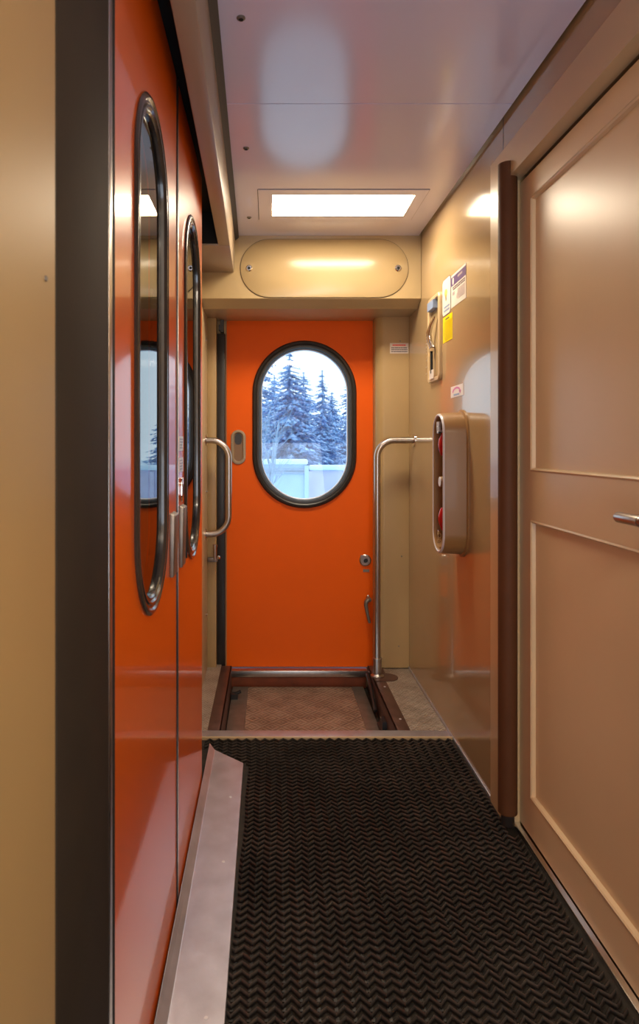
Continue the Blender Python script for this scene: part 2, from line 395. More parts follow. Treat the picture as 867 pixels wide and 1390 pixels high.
# columns each side of the far door
co = MB()
pts = [(0.7395, 3.376), (0.615, 3.376)] + [(0.615 - 0.05 * math.sin(a), 3.426 - 0.05 * math.cos(a)) for a in [PI / 2 * k / 10 for k in range(1, 11)]] + [(0.565, 3.485), (0.7395, 3.485)]
co.prism(pts, fr_floor(0), 0.006, 1.86)
col = struct('trim_3', co, 'beige', 'beige corner column right of the far door')
for (px, py) in ((543, 463), (545, 755), (541, 877)):
    screw(col, fr_far(3.376), (px - VX) * 3.376 / F, H - (py - VY) * 3.376 / F, 0.004, 'dullmetal')
lc = MB().box(-0.335, -0.281, 3.40, 3.485, -0.02, 1.86)
struct('trim_4', lc, 'beige', 'narrow beige column left of the far door', bevel=0.004)
ss = MB().box(-0.281, -0.236, 3.44, 3.486, -0.02, 1.785)
seal = struct('trim_5', ss, 'rubber', 'black rubber seal strip along the left edge of the far door', bevel=0.005)
part('latch', MB().box(-0.262, -0.243, 3.425, 3.46, 1.79, 1.855).box(-0.27, -0.25, 3.43, 3.46, 1.80, 1.83), 'rubber', seal)
lw = MB().box(-0.3298, -0.3265, 3.10, 3.385, 0.0, 1.858)
lp = struct('trim_6', lw, 'frame', 'pale panel strip on the left wall beside the curved grab handle', bevel=0.001)
for z in (1.73, 0.94, 0.3): screw(lp, fr_left(-0.3265), 3.33, z, 0.007, 'chrome')

# ------------------------------------------------------------------ far orange door
d1 = thing('door_1', 'orange door at the far end with an oval window onto snowy trees', 'door', (0.17, DY, -0.024), kind='structure')
wst = stadium(0.193, 1.296, 0.262, 0.435, 28)
part('leaf', MB().holed((-0.231, 0.571, -0.024, 1.95), wst, fr_far(DY), 0.0, -0.045), 'orange_far', d1)
fwin = part('window_frame', MB().sweep(wst, [(0.019, 0), (0.021, 0.006), (0.014, 0.014), (0.004, 0.016), (-0.003, 0.011), (-0.007, 0.012), (-0.018, 0.010), (-0.023, 0.002), (-0.026, -0.012), (-0.026, -0.03), (0.0, -0.03)], fr_far(DY), close_profile=True), 'rubber', d1, 'black rubber oval window frame')
part('trim_ring', MB().sweep(wst, [(-0.024, -0.003), (-0.025, 0.0), (-0.0295, -0.004), (-0.031, -0.025), (-0.026, -0.025)], fr_far(DY), close_profile=True), 'alu', fwin, 'bright metal ring round the glass')
pane = MB(); lp_ = wst(-0.027); pane.add([(u, DY + 0.02, v) for u, v in lp_], [tuple(range(len(lp_)))])
part('pane', pane, 'glass', d1, smooth=False)
# recessed pull, cast grey-beige
hs = stadium(-0.167, 1.172, 0.0405, 0.0945, 14)
pull = part('recessed_pull', MB().sweep(hs, [(0, 0), (0, 0.004), (-0.003, 0.007), (-0.012, 0.008), (-0.017, 0.004), (-0.019, -0.002)], fr_far(DY)), 'greybeige', d1, 'grey beige oval recessed pull')
part('recess', MB().sweep(hs, [(-0.0185, 0.0015), (-0.0195, 0.0008)], fr_far(DY), cap_last=True), 'cavity', pull)
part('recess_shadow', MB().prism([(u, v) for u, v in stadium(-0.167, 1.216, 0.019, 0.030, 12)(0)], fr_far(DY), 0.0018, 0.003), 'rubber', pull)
# lock and its plate
lk = part('lock', MB().lathe([(0.032, 0), (0.032, 0.004), (0.026, 0.009), (0.014, 0.009), (0.012, 0.005)], lambda a, b, w: (0.524 + a, DY - w, 0.556 + b), 28), 'steel', d1, 'round steel lock')
part('keyhole', MB().lathe([(0.0125, 0), (0.0125, 0.0065)], lambda a, b, w: (0.527 + a, DY - w, 0.553 + b), 16), 'rubber', lk)
part('lock_tab', MB().box(0.497, 0.520, DY - 0.012, DY - 0.004, 0.572, 0.585), 'steel', lk)
part('nameplate', MB().box(0.512, 0.546, DY - 0.003, DY, 0.492, 0.507), 'dullmetal', d1, 'small grey metal plate')
# lever handle
lv = part('lever_handle', MB().tube([(0.540, DY - 0.0, 0.350), (0.540, DY - 0.045, 0.350)], 0.012).tube([(0.546, DY - 0.045, 0.352), (0.531, DY - 0.05, 0.352), (0.523, DY - 0.05, 0.343), (0.520, DY - 0.05, 0.325), (0.528, DY - 0.05, 0.28), (0.540, DY - 0.05, 0.228)], [0.010, 0.012, 0.012, 0.011, 0.009, 0.007]), 'dullmetal', d1, 'small hanging steel lever')
part('rose', MB().lathe([(0.018, 0), (0.018, 0.004), (0.014, 0.006)], lambda a, b, w: (0.540 + a * 0.5, DY - w, 0.350 + b), 16), 'steel', lv)

# ------------------------------------------------------------------ left double door: two orange leaves
def leaf(name, label, y0, y1, win_y, win_z, hw=0.158, hh=0.492):
    d = thing(name, label, 'door', (LX, (y0 + y1) / 2, 0.012), kind='structure')
    ws = stadium(win_y, win_z, hw, hh, 26); fr = fr_left(LX)
    part('leaf', MB().holed((y0 + 0.004, y1 - 0.004, 0.012, 2.108), ws, fr, 0.0, -0.038), 'orange', d)
    # rounded rubber gasket with a deep reveal
    wfm = part('window_frame', MB().sweep(ws, [(0.016, 0), (0.017, 0.003), (0.0125, 0.0065), (0.007, 0.007), (0.003, 0.0035), (-0.001, 0.0035), (-0.004, 0.0065), (-0.0085, 0.0065), (-0.0115, 0.002), (-0.0135, 0.002), (-0.0165, 0.0035), (-0.0195, 0.0005), (-0.0205, -0.009), (0.0, -0.034)], fr, close_profile=True), 'bronze', d, 'dark bronze oval window gasket')
    lp2 = ws(-0.0195); part('pane', MB().add([(LX - 0.0055, u, v) for u, v in lp2], [tuple(range(len(lp2)))]), 'darkglass', d, smooth=False)
    return d
d2 = leaf('door_2', 'nearer orange double door leaf with a tall oval window and grey pull plate by the seam', 0.957, 1.612, 1.277, 1.352)
d3 = leaf('door_3', 'farther orange double door leaf with two stickers and a lock beside its tall oval window', 1.622, 2.222, 1.940, 1.352, 0.170, 0.500)
part('edge_seal', MB().box(LX - 0.036, LX + 0.003, 1.608, 1.6155, 0.012, 2.108), 'rubber', d2, 'black rubber meeting edge', bevel=0.001)
part('edge_trim', MB().box(LX - 0.03, LX + 0.0035, 1.6195, 1.6245, 0.012, 2.108), 'steel', d3, 'thin steel edge', bevel=0.001)
p2 = part('pull_plate', MB().hexa([(LX, 1.497, 0.868), (LX, 1.568, 0.868), (LX + .009, 1.568, 0.868), (LX + .009, 1.497, 0.868), (LX, 1.497, 1.018), (LX, 1.568, 1.018), (LX + .012, 1.568, 1.012), (LX + .012, 1.497, 1.012)]), 'dullmetal', d2, 'grey wedge shaped pull plate', bevel=0.002)
p3 = part('pull_plate', MB().hexa([(LX, 1.652, 0.862), (LX, 1.722, 0.862), (LX + .009, 1.722, 0.862), (LX + .009, 1.652, 0.862), (LX, 1.652, 1.022), (LX, 1.722, 1.022), (LX + .012, 1.722, 1.016), (LX + .012, 1.652, 1.016)]), 'dullmetal', d3, 'grey wedge shaped pull plate', bevel=0.002)
part('finger_slot', MB().box(LX + 0.004, LX + 0.0125, 1.7218, 1.7245, 0.875, 1.012), 'black', p3)
lk3 = part('lock', MB().prism(stadium(1.690, 1.062, 0.018, 0.032, 10)(0), fr_left(LX), 0, 0.006), 'chrome', d3, 'chrome oval lock plate', bevel=0.001)
part('keyhole', MB().prism(stadium(1.690, 1.062, 0.006, 0.014, 8)(0), fr_left(LX), 0.006, 0.0068), 'black', lk3)
def sticker(name, label, cat, loc, card, fr, outline, group=None, w=0.0012):
    t = thing(name, label, cat, loc, group)
    part('card', MB().prism(outline, fr, 0, w), card, t, smooth=False); return t
frL = fr_left(LX)
for (z, lab, sd) in ((1.184, 'small white sticker on the farther double door leaf, upper of two', 1), (1.128, 'small white sticker on the farther double door leaf, just above the lock', 2)):
    t = sticker('door_sticker', lab, 'sticker', (LX, 1.69, z), 'paper', frL, rect(1.652, 1.728, z - 0.019, z + 0.019), 'stickers on the double door')
    part('print', print_lines(frL, 1.660, 1.720, z - 0.015, z + 0.015, 4, seed=sd, w=0.0018), 'greyink', t, smooth=False)

# dark door post and its edging, at the near side of the double door
po = MB().box(-0.31, -0.2255, 0.682, 0.903, 0.0, 2.29)
post = struct('trim_7', po, 'post', 'wide dark brown door post at the left', bevel=0.004)
part('edge_strip', MB().box(-0.29, -0.2262, 0.905, 0.925, 0.0, 2.29), 'steel', post, 'thin pale metal edge of the post', bevel=0.002)
part('rubber_gap', MB().box(-0.31, -0.231, 0.926, 0.958, 0.0, 2.29).box(-0.31, -0.236, 0.668, 0.684, 0, 2.29), 'black', post, 'black gap')

# ------------------------------------------------------------------ right: frame, finger guard, panelled door
fm = MB()
fm.box(0.7335, 0.776, 1.976, 2.117, 0.0, 2.105); fm.box(0.7335, 0.776, 0.9, 1.976, 2.000, 2.105)
struct('trim_8', fm, 'frame', 'pale beige door frame round the panelled door', smooth=False)
gd = thing('finger_guard', 'dark brown round finger guard standing at the hinge side of the panelled door', 'guard', (0.736, 1.965, 0.055))
gdm = MB().tube([(0.735, 1.968, 0.05), (0.735, 1.968, 2.045)], 0.0285, 32)
part('profile', gdm, 'guard', gd)
part('foot_seal', MB().tube([(0.735, 1.968, 0.012), (0.735, 1.968, 0.05)], 0.02, 16), 'rubber', gd, 'black end at the foot')

DX = 0.775
d4 = thing('door_4', 'beige panelled door on the right with a steel lever handle', 'door', (DX, 1.56, 0.015), kind='structure')
pan = [(1.27, 1.893, 0.132, 0.958), (1.27, 1.893, 1.103, 1.915)]
dm = MB(); ys = [1.13, 1.27, 1.893, 1.985]; zs = [0.02, 0.132, 0.958, 1.103, 1.915, 1.988]
fr4 = fr_right(DX)
for i in range(3):
    for j in range(5):
        if i == 1 and j in (1, 3): continue
        dm.add([fr4(ys[i], zs[j], 0), fr4(ys[i + 1], zs[j], 0), fr4(ys[i + 1], zs[j + 1], 0), fr4(ys[i], zs[j + 1], 0)], [(0, 1, 2, 3)])
o = part('frame', dm, 'wcdoor', d4, recalc=True, smooth=False)
for (a, b, c, d) in pan:
    pm = MB(); loops = []
    for (ins, w) in ((-0.0005, 0.0005), (0.004, 0.0025), (0.008, -0.001), (0.010, -0.011), (0.016, -0.011)):
        loops.append([fr4(u, v, w) for u, v in ((a + ins, c + ins), (b - ins, c + ins), (b - ins, d - ins), (a + ins, d - ins))])
    pm.v = [q for l in loops for q in l]
    for i in range(len(loops) - 1):
        for k in range(4): pm.f.append((i * 4 + k, i * 4 + (k + 1) % 4, (i + 1) * 4 + (k + 1) % 4, (i + 1) * 4 + k))
    pm.f.append(tuple(range((len(loops) - 1) * 4, len(loops) * 4)))
    part('panel', pm, 'wcdoor', d4, 'recessed door panel', smooth=False)
part('edge', MB().box(DX + 0.001, 0.812, 1.980, 1.9855, 0.02, 1.988).box(DX + .001, 0.812, 1.13, 1.135, 0.02, 1.988), 'wcdoor', d4)
hl = part('lever_handle', MB().tube([(0.722, 1.325, 1.030), (0.722, 1.318, 1.030), (0.722, 1.24, 1.030)] , [0.009, 0.0115, 0.0115], 16).tube(arc((0.737, 1.24, 1.03), (-1, 0, 0), (0, -1, 0), 0.015, 0, PI / 2, 6) + [(DX, 1.225, 1.03)], 0.011, 16), 'steel', d4, 'brushed steel lever handle')
part('rose', MB().lathe([(0.026, 0), (0.026, 0.006), (0.023, 0.009)], lambda a, b, w: (DX - w, 1.225 + a, 1.03 + b), 24), 'steel', hl)
struct('trim_9', MB().box(0.757, 0.815, 0.9, 1.99, 0.0, 0.015), 'chrome', 'thin bright metal threshold at the foot of the panelled door', bevel=0.003)
struct('baseboard_right', MB().box(0.7345, 0.7405, 2.117, 3.376, 0.0, 0.014), 'alu', 'thin grey edging along the foot of the right wall', bevel=0.002)

# ------------------------------------------------------------------ step well in front of the far door
sf = thing('step_frame', 'worn brown and silver metal frame round the sunken step before the far door', 'frame', (0.15, 2.6, 0.0))
part('front_rail', MB().box(-0.30, 0.735, 2.566, 2.640, -0.02, 0.003), 'alu', sf, 'silver front rail', bevel=0.002)
part('mat_stop', MB().box(-0.30, 0.735, 2.558, 2.566, -0.02, 0.012), 'frame', sf, 'pale lip holding the mat', bevel=0.002)
def vrail(xa, xb, side):
    mb = MB().box(xa, xb, 2.640, 3.42, -0.006, 0.002)
    xi = xb if side < 0 else xa
    mb.box(min(xi, xi + side * 0.006), max(xi, xi + side * 0.006), 2.640, 3.42, -0.135, 0.002); return mb
part('side_rail', vrail(-0.255, -0.2, -1), 'rail', sf, 'worn brown angle rail', bevel=0.001)
sr = part('side_rail', vrail(0.527, 0.585, 1), 'rail', sf, 'worn brown angle rail', bevel=0.001)
for y in (2.75, 3.12): part('screw', MB().lathe([(0.006, 0.002), (0.005, 0.004)], lambda a, b, w: (0.565 + a, y + b, w), 10), 'alu', sr)
part('door_sill', MB().box(-0.226, 0.53, 3.425, 3.483, -0.062, -0.027), 'steel', sf, 'steel sill under the door', bevel=0.004)
part('riser', MB().box(-0.226, 0.527, 3.465, 3.485, -0.135, -0.06), 'riser', sf, 'dark orange riser')
part('hinge_linkage', MB().tube([(0.518, 3.36, -0.02), (0.514, 3.2, -0.05), (0.512, 3.08, -0.10)], 0.010, 8).box(0.508, 0.527, 2.86, 2.93, -0.13, -0.06).tube([(0.515, 2.98, -0.118), (0.515, 2.75, -0.118)], 0.012, 8), 'rubber', sf, 'black folding linkage')
part('tread_plate', MB().box(-0.335, -0.255, 2.640, 3.485, -0.02, 0.001), 'treadgrey', sf, 'grey tread plate')
part('tread_plate', MB().box(0.585, 0.738, 2.640, 3.485, -0.02, 0.001), 'treadgrey', sf, 'grey tread plate')
fp = thing('folding_footplate', 'worn reddish tread plate sunk in the step well below the far door', 'step', (0.15, 3.05, -0.13))
part('plate', MB().box(-0.112, 0.445, 2.645, 3.45, -0.132, -0.122), 'tread', fp, smooth=False)
part('edge_strip', MB().box(-0.195, -0.113, 2.645, 3.45, -0.132, -0.1205), 'dullmetal', fp, 'plain grey edge strip', bevel=0.001)
part('edge_strip', MB().box(0.446, 0.508, 2.645, 3.45, -0.132, -0.1205), 'dullmetal', fp, 'plain grey edge strip', bevel=0.001)
part('catch', MB().box(-0.195, -0.160, 3.27, 3.31, -0.121, -0.095).tube([(-0.178, 3.29, -0.10), (-0.145, 3.29, -0.085)], 0.008, 10), 'rubber', fp, 'small black catch')

# ------------------------------------------------------------------ rubber mat of linked zig-zag ribbons
def mat_mesh():
    mb = MB(); per = 0.0365; row = 0.0235; A = 0.0095; hw = 0.0038; h = 0.010; ns = 4
    y = 2.543
    prof = [(-hw, 0.0), (-hw * 0.75, h * 0.72), (0, h), (hw * 0.75, h * 0.72), (hw, 0.0)]
    while y > -0.45:
        xl = -0.262 if y > 2.49 else (-0.246 if y > 2.475 else (-0.231 + (2.475 - y) / 0.126 * 0.137 + 0.008 if y > 2.349 else -0.083))
        xr = 0.729 if y > 1.93 else 0.752
        if xl < xr - 0.05:
            k0 = math.ceil(xl / (per / ns)); k1 = math.floor(xr / (per / ns)); vs = []; fs = []
            for k in range(k0, k1 + 1):
                t = (k % ns) / ns; tri = 1 - 4 * abs(t - 0.5)
                jx = random.uniform(-0.0004, 0.0004); jz = random.uniform(-0.0006, 0.0004)
                for (dy, z) in prof: vs.append((k * per / ns + jx + 0.006 * math.sin(y * 3.1 + 1) + 0.002 * math.sin(y * 17 + k * 0.05), y + A * tri * (1 + 0.15 * math.sin(k * 0.37 + y * 9)) + dy + 0.003 * math.sin(k * 0.045 + y * 5), max(0, z + (jz if z > 0 else 0)) + 0.0005))
            m = len(prof)
            for k in range(k1 - k0):
                for q in range(m - 1): fs.append((k * m + q, k * m + q + 1, (k + 1) * m + q + 1, (k + 1) * m + q))
            mb.add(vs, fs)
            # links between rows at the lower points of the zig-zag
            for k in range(k0, k1 + 1):
                if k % ns == 0:
                    x = k * per / ns + 0.006 * math.sin(y * 3.1 + 1); mb.box(x - 0.0035, x + 0.0035, y - A - 0.009, y - A + 0.002, 0.001, h * 0.25)
        y -= row
    return mb
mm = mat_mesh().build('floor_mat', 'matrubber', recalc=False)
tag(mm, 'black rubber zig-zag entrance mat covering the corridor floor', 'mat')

# aluminium threshold plate along the double door, clipped far corner
tp = thing('threshold_plate', 'silver aluminium threshold plate with a clipped corner on the floor below the double door', 'plate', (-0.16, 1.7, 0.0))
tm = MB()
def ridge(y): return -0.206
ya = 0.70
P = [(-0.227, ya), (-0.203, ya), (-0.087, ya), (-0.0945, 2.349), (-0.208, 2.450), (-0.229, 2.466)]
zt = [0.032, 0.013, 0.012, 0.012, 0.013, 0.032]
vs = [(x, y, z) for (x, y), z in zip(P, zt)] + [(x, y, 0.0) for x, y in P]
tm.add(vs, [(0, 1, 4, 5), (1, 2, 3, 4), (6, 11, 10, 9, 8, 7)] + [(k, (k + 1) % 6, 6 + (k + 1) % 6, 6 + k) for k in range(6)])
part('plate', tm, 'alu', tp, smooth=False, bevel=0.0012)
for y in (0.95, 1.30, 1.79, 2.12): 
    part('screw', MB().lathe([(0.0045, 0.0), (0.004, 0.0012)], lambda a, b, w: (-0.128 + a, y + b, 0.0125 + w), 12), 'white', tp)

# ------------------------------------------------------------------ ceiling light (and its twin behind the viewpoint)
def light(name, label, x0, x1, y0, y1, glow, fx0, fx1, fy0, fy1, screws):
    t = thing(name, label, 'light', ((x0 + x1) / 2, (y0 + y1) / 2, CZ))
    m_ = MB()
    for a in (rect(fx0, fx1, fy0, y0), rect(fx0, fx1, y1, fy1), rect(fx0, x0, y0, y1), rect(x1, fx1, y0, y1)):
        m_.prism(a, fr_ceil(CZ), 0.0, 0.003)
    part('frame', m_, 'ceiling', t, smooth=False, label='flush lilac frame')
    g_ = MB()
    for a in (rect(fx0, fx1, fy0 - .0025, fy0), rect(fx0, fx1, fy1, fy1 + .002), rect(fx0 - .0025, fx0, fy0, fy1), rect(fx1, fx1 + .002, fy0, fy1)): g_.prism(a, fr_ceil(CZ), 0.0, 0.0012)
    part('edge_gap', g_, 'groove', t, smooth=False, label='dark gap round the frame')
    r_ = MB()
    for (a, b) in (((x0, y0), (x1, y0)), ((x1, y0), (x1, y1)), ((x1, y1), (x0, y1)), ((x0, y1), (x0, y0))):
        r_.add([(a[0], a[1], CZ - .003), (b[0], b[1], CZ - .003), (b[0], b[1], CZ + .035), (a[0], a[1], CZ + .035)], [(0, 1, 2, 3)])
    part('reveal', r_, 'reveal', t, smooth=False, recalc=False)
    part('diffuser', MB().add([(x0, y0, CZ + .022), (x1, y0, CZ + .022), (x1, y1, CZ + .022), (x0, y1, CZ + .022)], [(0, 3, 2, 1)]), glow, t, 'glowing white diffuser', smooth=False, recalc=False)
    for (u, v) in screws: part('screw', MB().lathe([(0.004, 0), (0.003, 0.0015)], lambda a, b, w: (u + a, v + b, CZ - .003 - w), 10), 'alu', t)
    return t
def cpt(px, py):
    Y = F * (CZ - H) / (VY - py); return ((px - VX) * Y / F, Y)
light('ceiling_light', 'lit rectangular ceiling light set flush before the far header', 0.014, 0.597, 2.600, 2.841, 'glow', -0.044, 0.640, 2.546, 2.885, [cpt(406, 261.5), cpt(528, 261.5), cpt(401, 296.5), cpt(510, 296.5)])
light('ceiling_light', 'lit ceiling light behind the viewpoint', 0.022, 0.618, -1.198, -0.602, 'glowback', -0.03, 0.67, -1.25, -0.55, [])

# ------------------------------------------------------------------ handrails
hr = thing('handrail', 'bent stainless steel handrail from floor to right wall beside the far door', 'handrail', (0.552, 3.257, 0.0))
path = [(0.735, 3.257, 1.207)] + arc((0.552 + 0.085, 3.257, 1.207 - 0.085), (0, 0, 1), (-1, 0, 0), 0.085, 0, PI / 2, 12) + [(0.552, 3.257, 0.02)]
part('pipe', MB().tube(path, 0.0165, 18), 'steel', hr)
part('wall_flange', MB().lathe([(0.034, 0), (0.034, 0.005), (0.022, 0.009)], lambda a, b, w: (WX - w, 3.257 + a, 1.207 + b), 24), 'chrome', hr)
part('floor_collar', MB().lathe([(0.034, 0.003), (0.034, 0.010), (0.027, 0.014), (0.022, 0.018), (0.0215, 0.085), (0.024, 0.087), (0.024, 0.098), (0.0185, 0.101)], lambda a, b, w: (0.552 + a, 3.257 + b, w), 24), 'steel', hr)
part('foot_plate', MB().prism([(0.53, 3.40), (0.53, 3.19)] + [(0.60 + 0.055 * math.cos(a), 3.245 + 0.055 * math.sin(a)) for a in [-PI / 2 + PI * k / 12 for k in range(13)]] + [(0.60, 3.40)], fr_floor(0.0), 0.0024, 0.0045), 'rail', hr, 'brown rounded foot plate')
gh = thing('grab_handle', 'curved stainless steel grab handle on the left wall beside the far door', 'handle', (-0.33, 3.30, 0.965))
x0 = -0.207; r_ = 0.095
path = [(-0.328, 3.30, 1.208)] + arc((x0 - r_, 3.30, 1.208 - r_), (0, 0, 1), (1, 0, 0), r_, 0, PI / 2, 12) + arc((x0 - r_, 3.30, 0.722 + r_), (1, 0, 0), (0, 0, -1), r_, 0, PI / 2, 12) + [(-0.328, 3.30, 0.722)]
part('pipe', MB().tube(path, 0.0155, 18), 'steel', gh)
for z in (1.208, 0.722): part('flange', MB().lathe([(0.03, 0), (0.03, 0.004), (0.02, 0.008)], lambda a, b, w: (-0.33 + w, 3.30 + a, z + b), 20), 'chrome', gh)
db = thing('door_bolt', 'small steel bolt bracket on the narrow column below the curved grab handle', 'bolt', (-0.30, 3.39, 0.60))
part('bracket', MB().box(-0.325, -0.272, 3.375, 3.40, 0.565, 0.588), 'dullmetal', db, bevel=0.002)
part('pin', MB().tube([(-0.285, 3.378, 0.575), (-0.285, 3.378, 0.652)], 0.009, 12).lathe([(0.013, 0), (0.013, 0.012)], lambda a, b, w: (-0.285 + a, 3.378 + b, 0.645 + w), 12), 'steel', db)
part('knob', MB().lathe([(0.008, 0), (0.010, 0.008), (0.006, 0.014)], lambda a, b, w: (-0.266 + a, 3.375 - w, 0.590 + b), 12), 'chrome', db)

# ------------------------------------------------------------------ valve box on the right wall
vb = thing('valve_box', 'tan plastic oval box with red handles inside on the right wall', 'box', (WX, 2.4525, 1.035))
frR = fr_right(WX); vs_ = stadium(2.4525, 1.035, 0.085, 0.2715, 20)
part('housing', MB().sweep(vs_, [(0.010, 0.0), (0.010, 0.005), (0.006, 0.008), (0.001, 0.009), (0.0, 0.014), (-0.003, 0.080), (-0.006, 0.089), (-0.0125, 0.0905), (-0.017, 0.086), (-0.019, 0.02), (-0.025, 0.016)], frR, cap_last=True), 'valvebox', vb)
part('rim', MB().sweep(vs_, [(-0.004, 0.087), (-0.0065, 0.0925), (-0.011, 0.0935), (-0.0145, 0.091), (-0.012, 0.086)], frR, close_profile=True), 'rim', vb, 'rim of the opening, coloured pale for window daylight on it')
part('back_plate', MB().sweep(vs_, [(-0.021, 0.018), (-0.026, 0.0185)], frR, cap_last=True), 'cavity', vb)
def toggles(zc, sgn):
    hnd = part('handle', MB().lathe([(0.005, -0.042), (0.010, -0.036), (0.0165, -0.015), (0.018, 0.003), (0.015, 0.022), (0.008, 0.036), (0.005, 0.046)], lambda a, b, w: (0.671 + a, 2.466 + b, zc + sgn * w), 20), 'red', vb, 'red rounded handle')
    part('stem', MB().tube([(0.671, 2.466, zc + sgn * 0.040), (0.690, 2.466, zc + sgn * 0.066), (0.722, 2.462, zc + sgn * 0.075)], 0.0055, 10), 'chrome', hnd)
    return hnd
h1 = toggles(1.182, 1); h2 = toggles(0.898, -1)
cl = MB().box(0.652, 0.662, 2.460, 2.467, 1.226, 1.272).box(0.652, 0.662, 2.480, 2.487, 1.226, 1.272).box(0.652, 0.662, 2.460, 2.487, 1.226, 1.234).box(0.653, 0.661, 2.460, 2.487, 1.250, 1.256).box(0.660, 0.722, 2.470, 2.477, 1.23, 1.24)
part('clip', cl, 'white', vb, 'white forked clip', bevel=0.001)
ch = MB()
for k in range(4):
    z = 0.842 - k * 0.011; ch.tube([Vector((0.656 + (0.004 if k % 2 else 0) + 0.006 * math.cos(a) * (1 if k % 2 else 0), 2.476 + 0.007 * math.cos(a) * (0 if k % 2 else 1), z + 0.008 * math.sin(a))) for a in [2 * PI * j / 10 for j in range(11)]], 0.0025, 6)
part('chain', ch, 'chrome', vb, 'short chrome chain')
kb = part('knob', MB().lathe([(0.021, 0.018), (0.0205, 0.080), (0.019, 0.083)], lambda a, b, w: frR(2.458 + a, 1.040 + b, w), 20), 'valvebox', vb, 'short round centre knob')
part('knob_cap', MB().lathe([(0.0195, 0.0828), (0.018, 0.0845)], lambda a, b, w: frR(2.458 + a, 1.040 + b, w), 20), 'white', kb, 'pale end cap')

# ------------------------------------------------------------------ brake recess, upper right wall
eb = thing('brake_recess', 'upright framed recess with a curved steel lever, high on the right wall', 'lever', (WX, 2.83, 1.65))
rr = rrect(2.725, 2.925, 1.462, 1.842, 0.03)
part('frame', MB().sweep(rr, [(0, 0), (0.0, 0.012), (-0.003, 0.016), (-0.016, 0.016), (-0.020, 0.012), (-0.024, -0.03)], frR), 'frame', eb)
part('back_plate', MB().sweep(rr, [(-0.02, 0.0008), (-0.022, 0.001)], frR, cap_last=True), 'header', eb)
part('block', MB().box(0.718, 0.739, 2.80, 2.90, 1.785, 1.822), 'blueink', eb, 'blue grey block at the top')  # solid blue-grey block across the top of the recess
lvp = [(0.728, 2.80, 1.745), (0.716, 2.82, 1.715), (0.712, 2.845, 1.68), (0.716, 2.850, 1.645), (0.724, 2.835, 1.612)]
part('lever', MB().tube(lvp, [0.006, 0.009, 0.011, 0.011, 0.013], 12), 'chrome', eb, 'curved steel lever')
rod = part('rod', MB().tube([(0.722, 2.84, 1.60), (0.722, 2.838, 1.50)], 0.006, 10), 'black', eb, 'black rod')
part('rod_end', MB().box(0.714, 0.730, 2.825, 2.857, 1.598, 1.612), 'frame', rod, 'pale cross pin')
part('tag', MB().box(0.719, 0.7215, 2.80, 2.866, 1.475, 1.515), 'paper', eb, 'small red and white tag')
em = MB(); rnd = random.Random(5)
for i in range(13):
    for j in range(3):
        if rnd.random() < 0.78:
            yy = 2.955 + j * 0.022; zz = 1.70 - i * 0.0155
            em.box(WX - 0.0008, WX, yy, yy + rnd.uniform(0.006, 0.014), zz, zz + rnd.uniform(0.004, 0.009))
et = thing('raised_dashes', 'column of small raised dashes on the right wall left of the brake recess', 'lettering', (WX, 2.98, 1.6))  # rows of small raised dashes, sized at random
part('print', em, 'boxpaint', et, smooth=False)

# signs on the right wall
t = sticker('white_sign', 'narrow white rounded sign with a pale yellow emblem, beside the violet headed notice', 'sign', (WX, 2.665, 1.72), 'paper', frR, rrect(2.602, 2.722, 1.727, 1.875, 0.02)(0))
part('edge', MB().sweep(rrect(2.602, 2.722, 1.727, 1.875, 0.02), [(0.0035, 0), (0.0035, 0.0009), (-0.002, 0.0009)], frR), 'ink', t, 'dark edge')
part('emblem', MB().prism([(2.668 + 0.022 * math.cos(a), 1.815 + 0.018 * math.sin(a)) for a in [PI * k / 10 for k in range(11)]] + [(2.662, 1.785), (2.674, 1.785)][::-1], frR, 0.0012, 0.0018), 'yellowsoft', t, smooth=False)
part('print', print_lines(frR, 2.617, 2.705, 1.737, 1.766, 2, seed=3, w=0.002), 'blueink', t, smooth=False)
t = sticker('notice', 'white notice with violet header band on the right wall, topmost of the signs', 'sign', (WX, 2.49, 1.76), 'paper', frR, rect(2.398, 2.592, 1.735, 1.866))
frR2 = fr_right(WX)
def nz(f): return 1.735 + 0.131 * f
hb = part('header_band', MB().prism(rect(2.398, 2.592, nz(0.66), nz(0.93)), frR, 0.0012, 0.0018), 'purple', t, 'violet header band', smooth=False)
part('pictogram', MB().prism(stadium(2.562, nz(0.79), 0.010, 0.014, 8)(0), frR, 0.0018, 0.0023), 'paper', hb, 'white pictogram', smooth=False)
part('strapline', MB().prism(rect(2.44, 2.50, nz(0.80), nz(0.86)), frR, 0.0018, 0.0021), 'greyink', hb, 'pale lettering', smooth=False)
part('heading', print_lines(frR, 2.410, 2.582, nz(0.50), nz(0.62), 2, 0.6, seed=4, w=0.0018), 'ink', t, smooth=False)
part('print', print_lines(frR, 2.412, 2.530, nz(0.14), nz(0.46), 8, 0.5, seed=6, w=0.0018), 'greyink', t, smooth=False)
part('pictogram', MB().prism(rect(2.545, 2.575, nz(0.36), nz(0.46)), frR, 0.0012, 0.0017), 'greyink', t, smooth=False)
t = sticker('yellow_notice', 'yellow printed notice beside the brake recess on the right wall', 'sign', (WX, 2.65, 1.56), 'yellow', frR, rect(2.577, 2.715, 1.612, 1.719))
part('heading', print_lines(frR, 2.622, 2.675, 1.702, 1.712, 1, 0.5, seed=8, w=0.0018, ragged=False), 'ink', t, smooth=False)
part('print', print_lines(frR, 2.585, 2.708, 1.617, 1.698, 13, 0.35, seed=9, w=0.0018), 'olive', t, smooth=False)
t = sticker('arrow_sticker', 'small white sticker with a magenta curved arrow above the tan valve box', 'sticker', (WX, 2.5, 1.41), 'paper', frR, rect(2.430, 2.597, 1.372, 1.417))
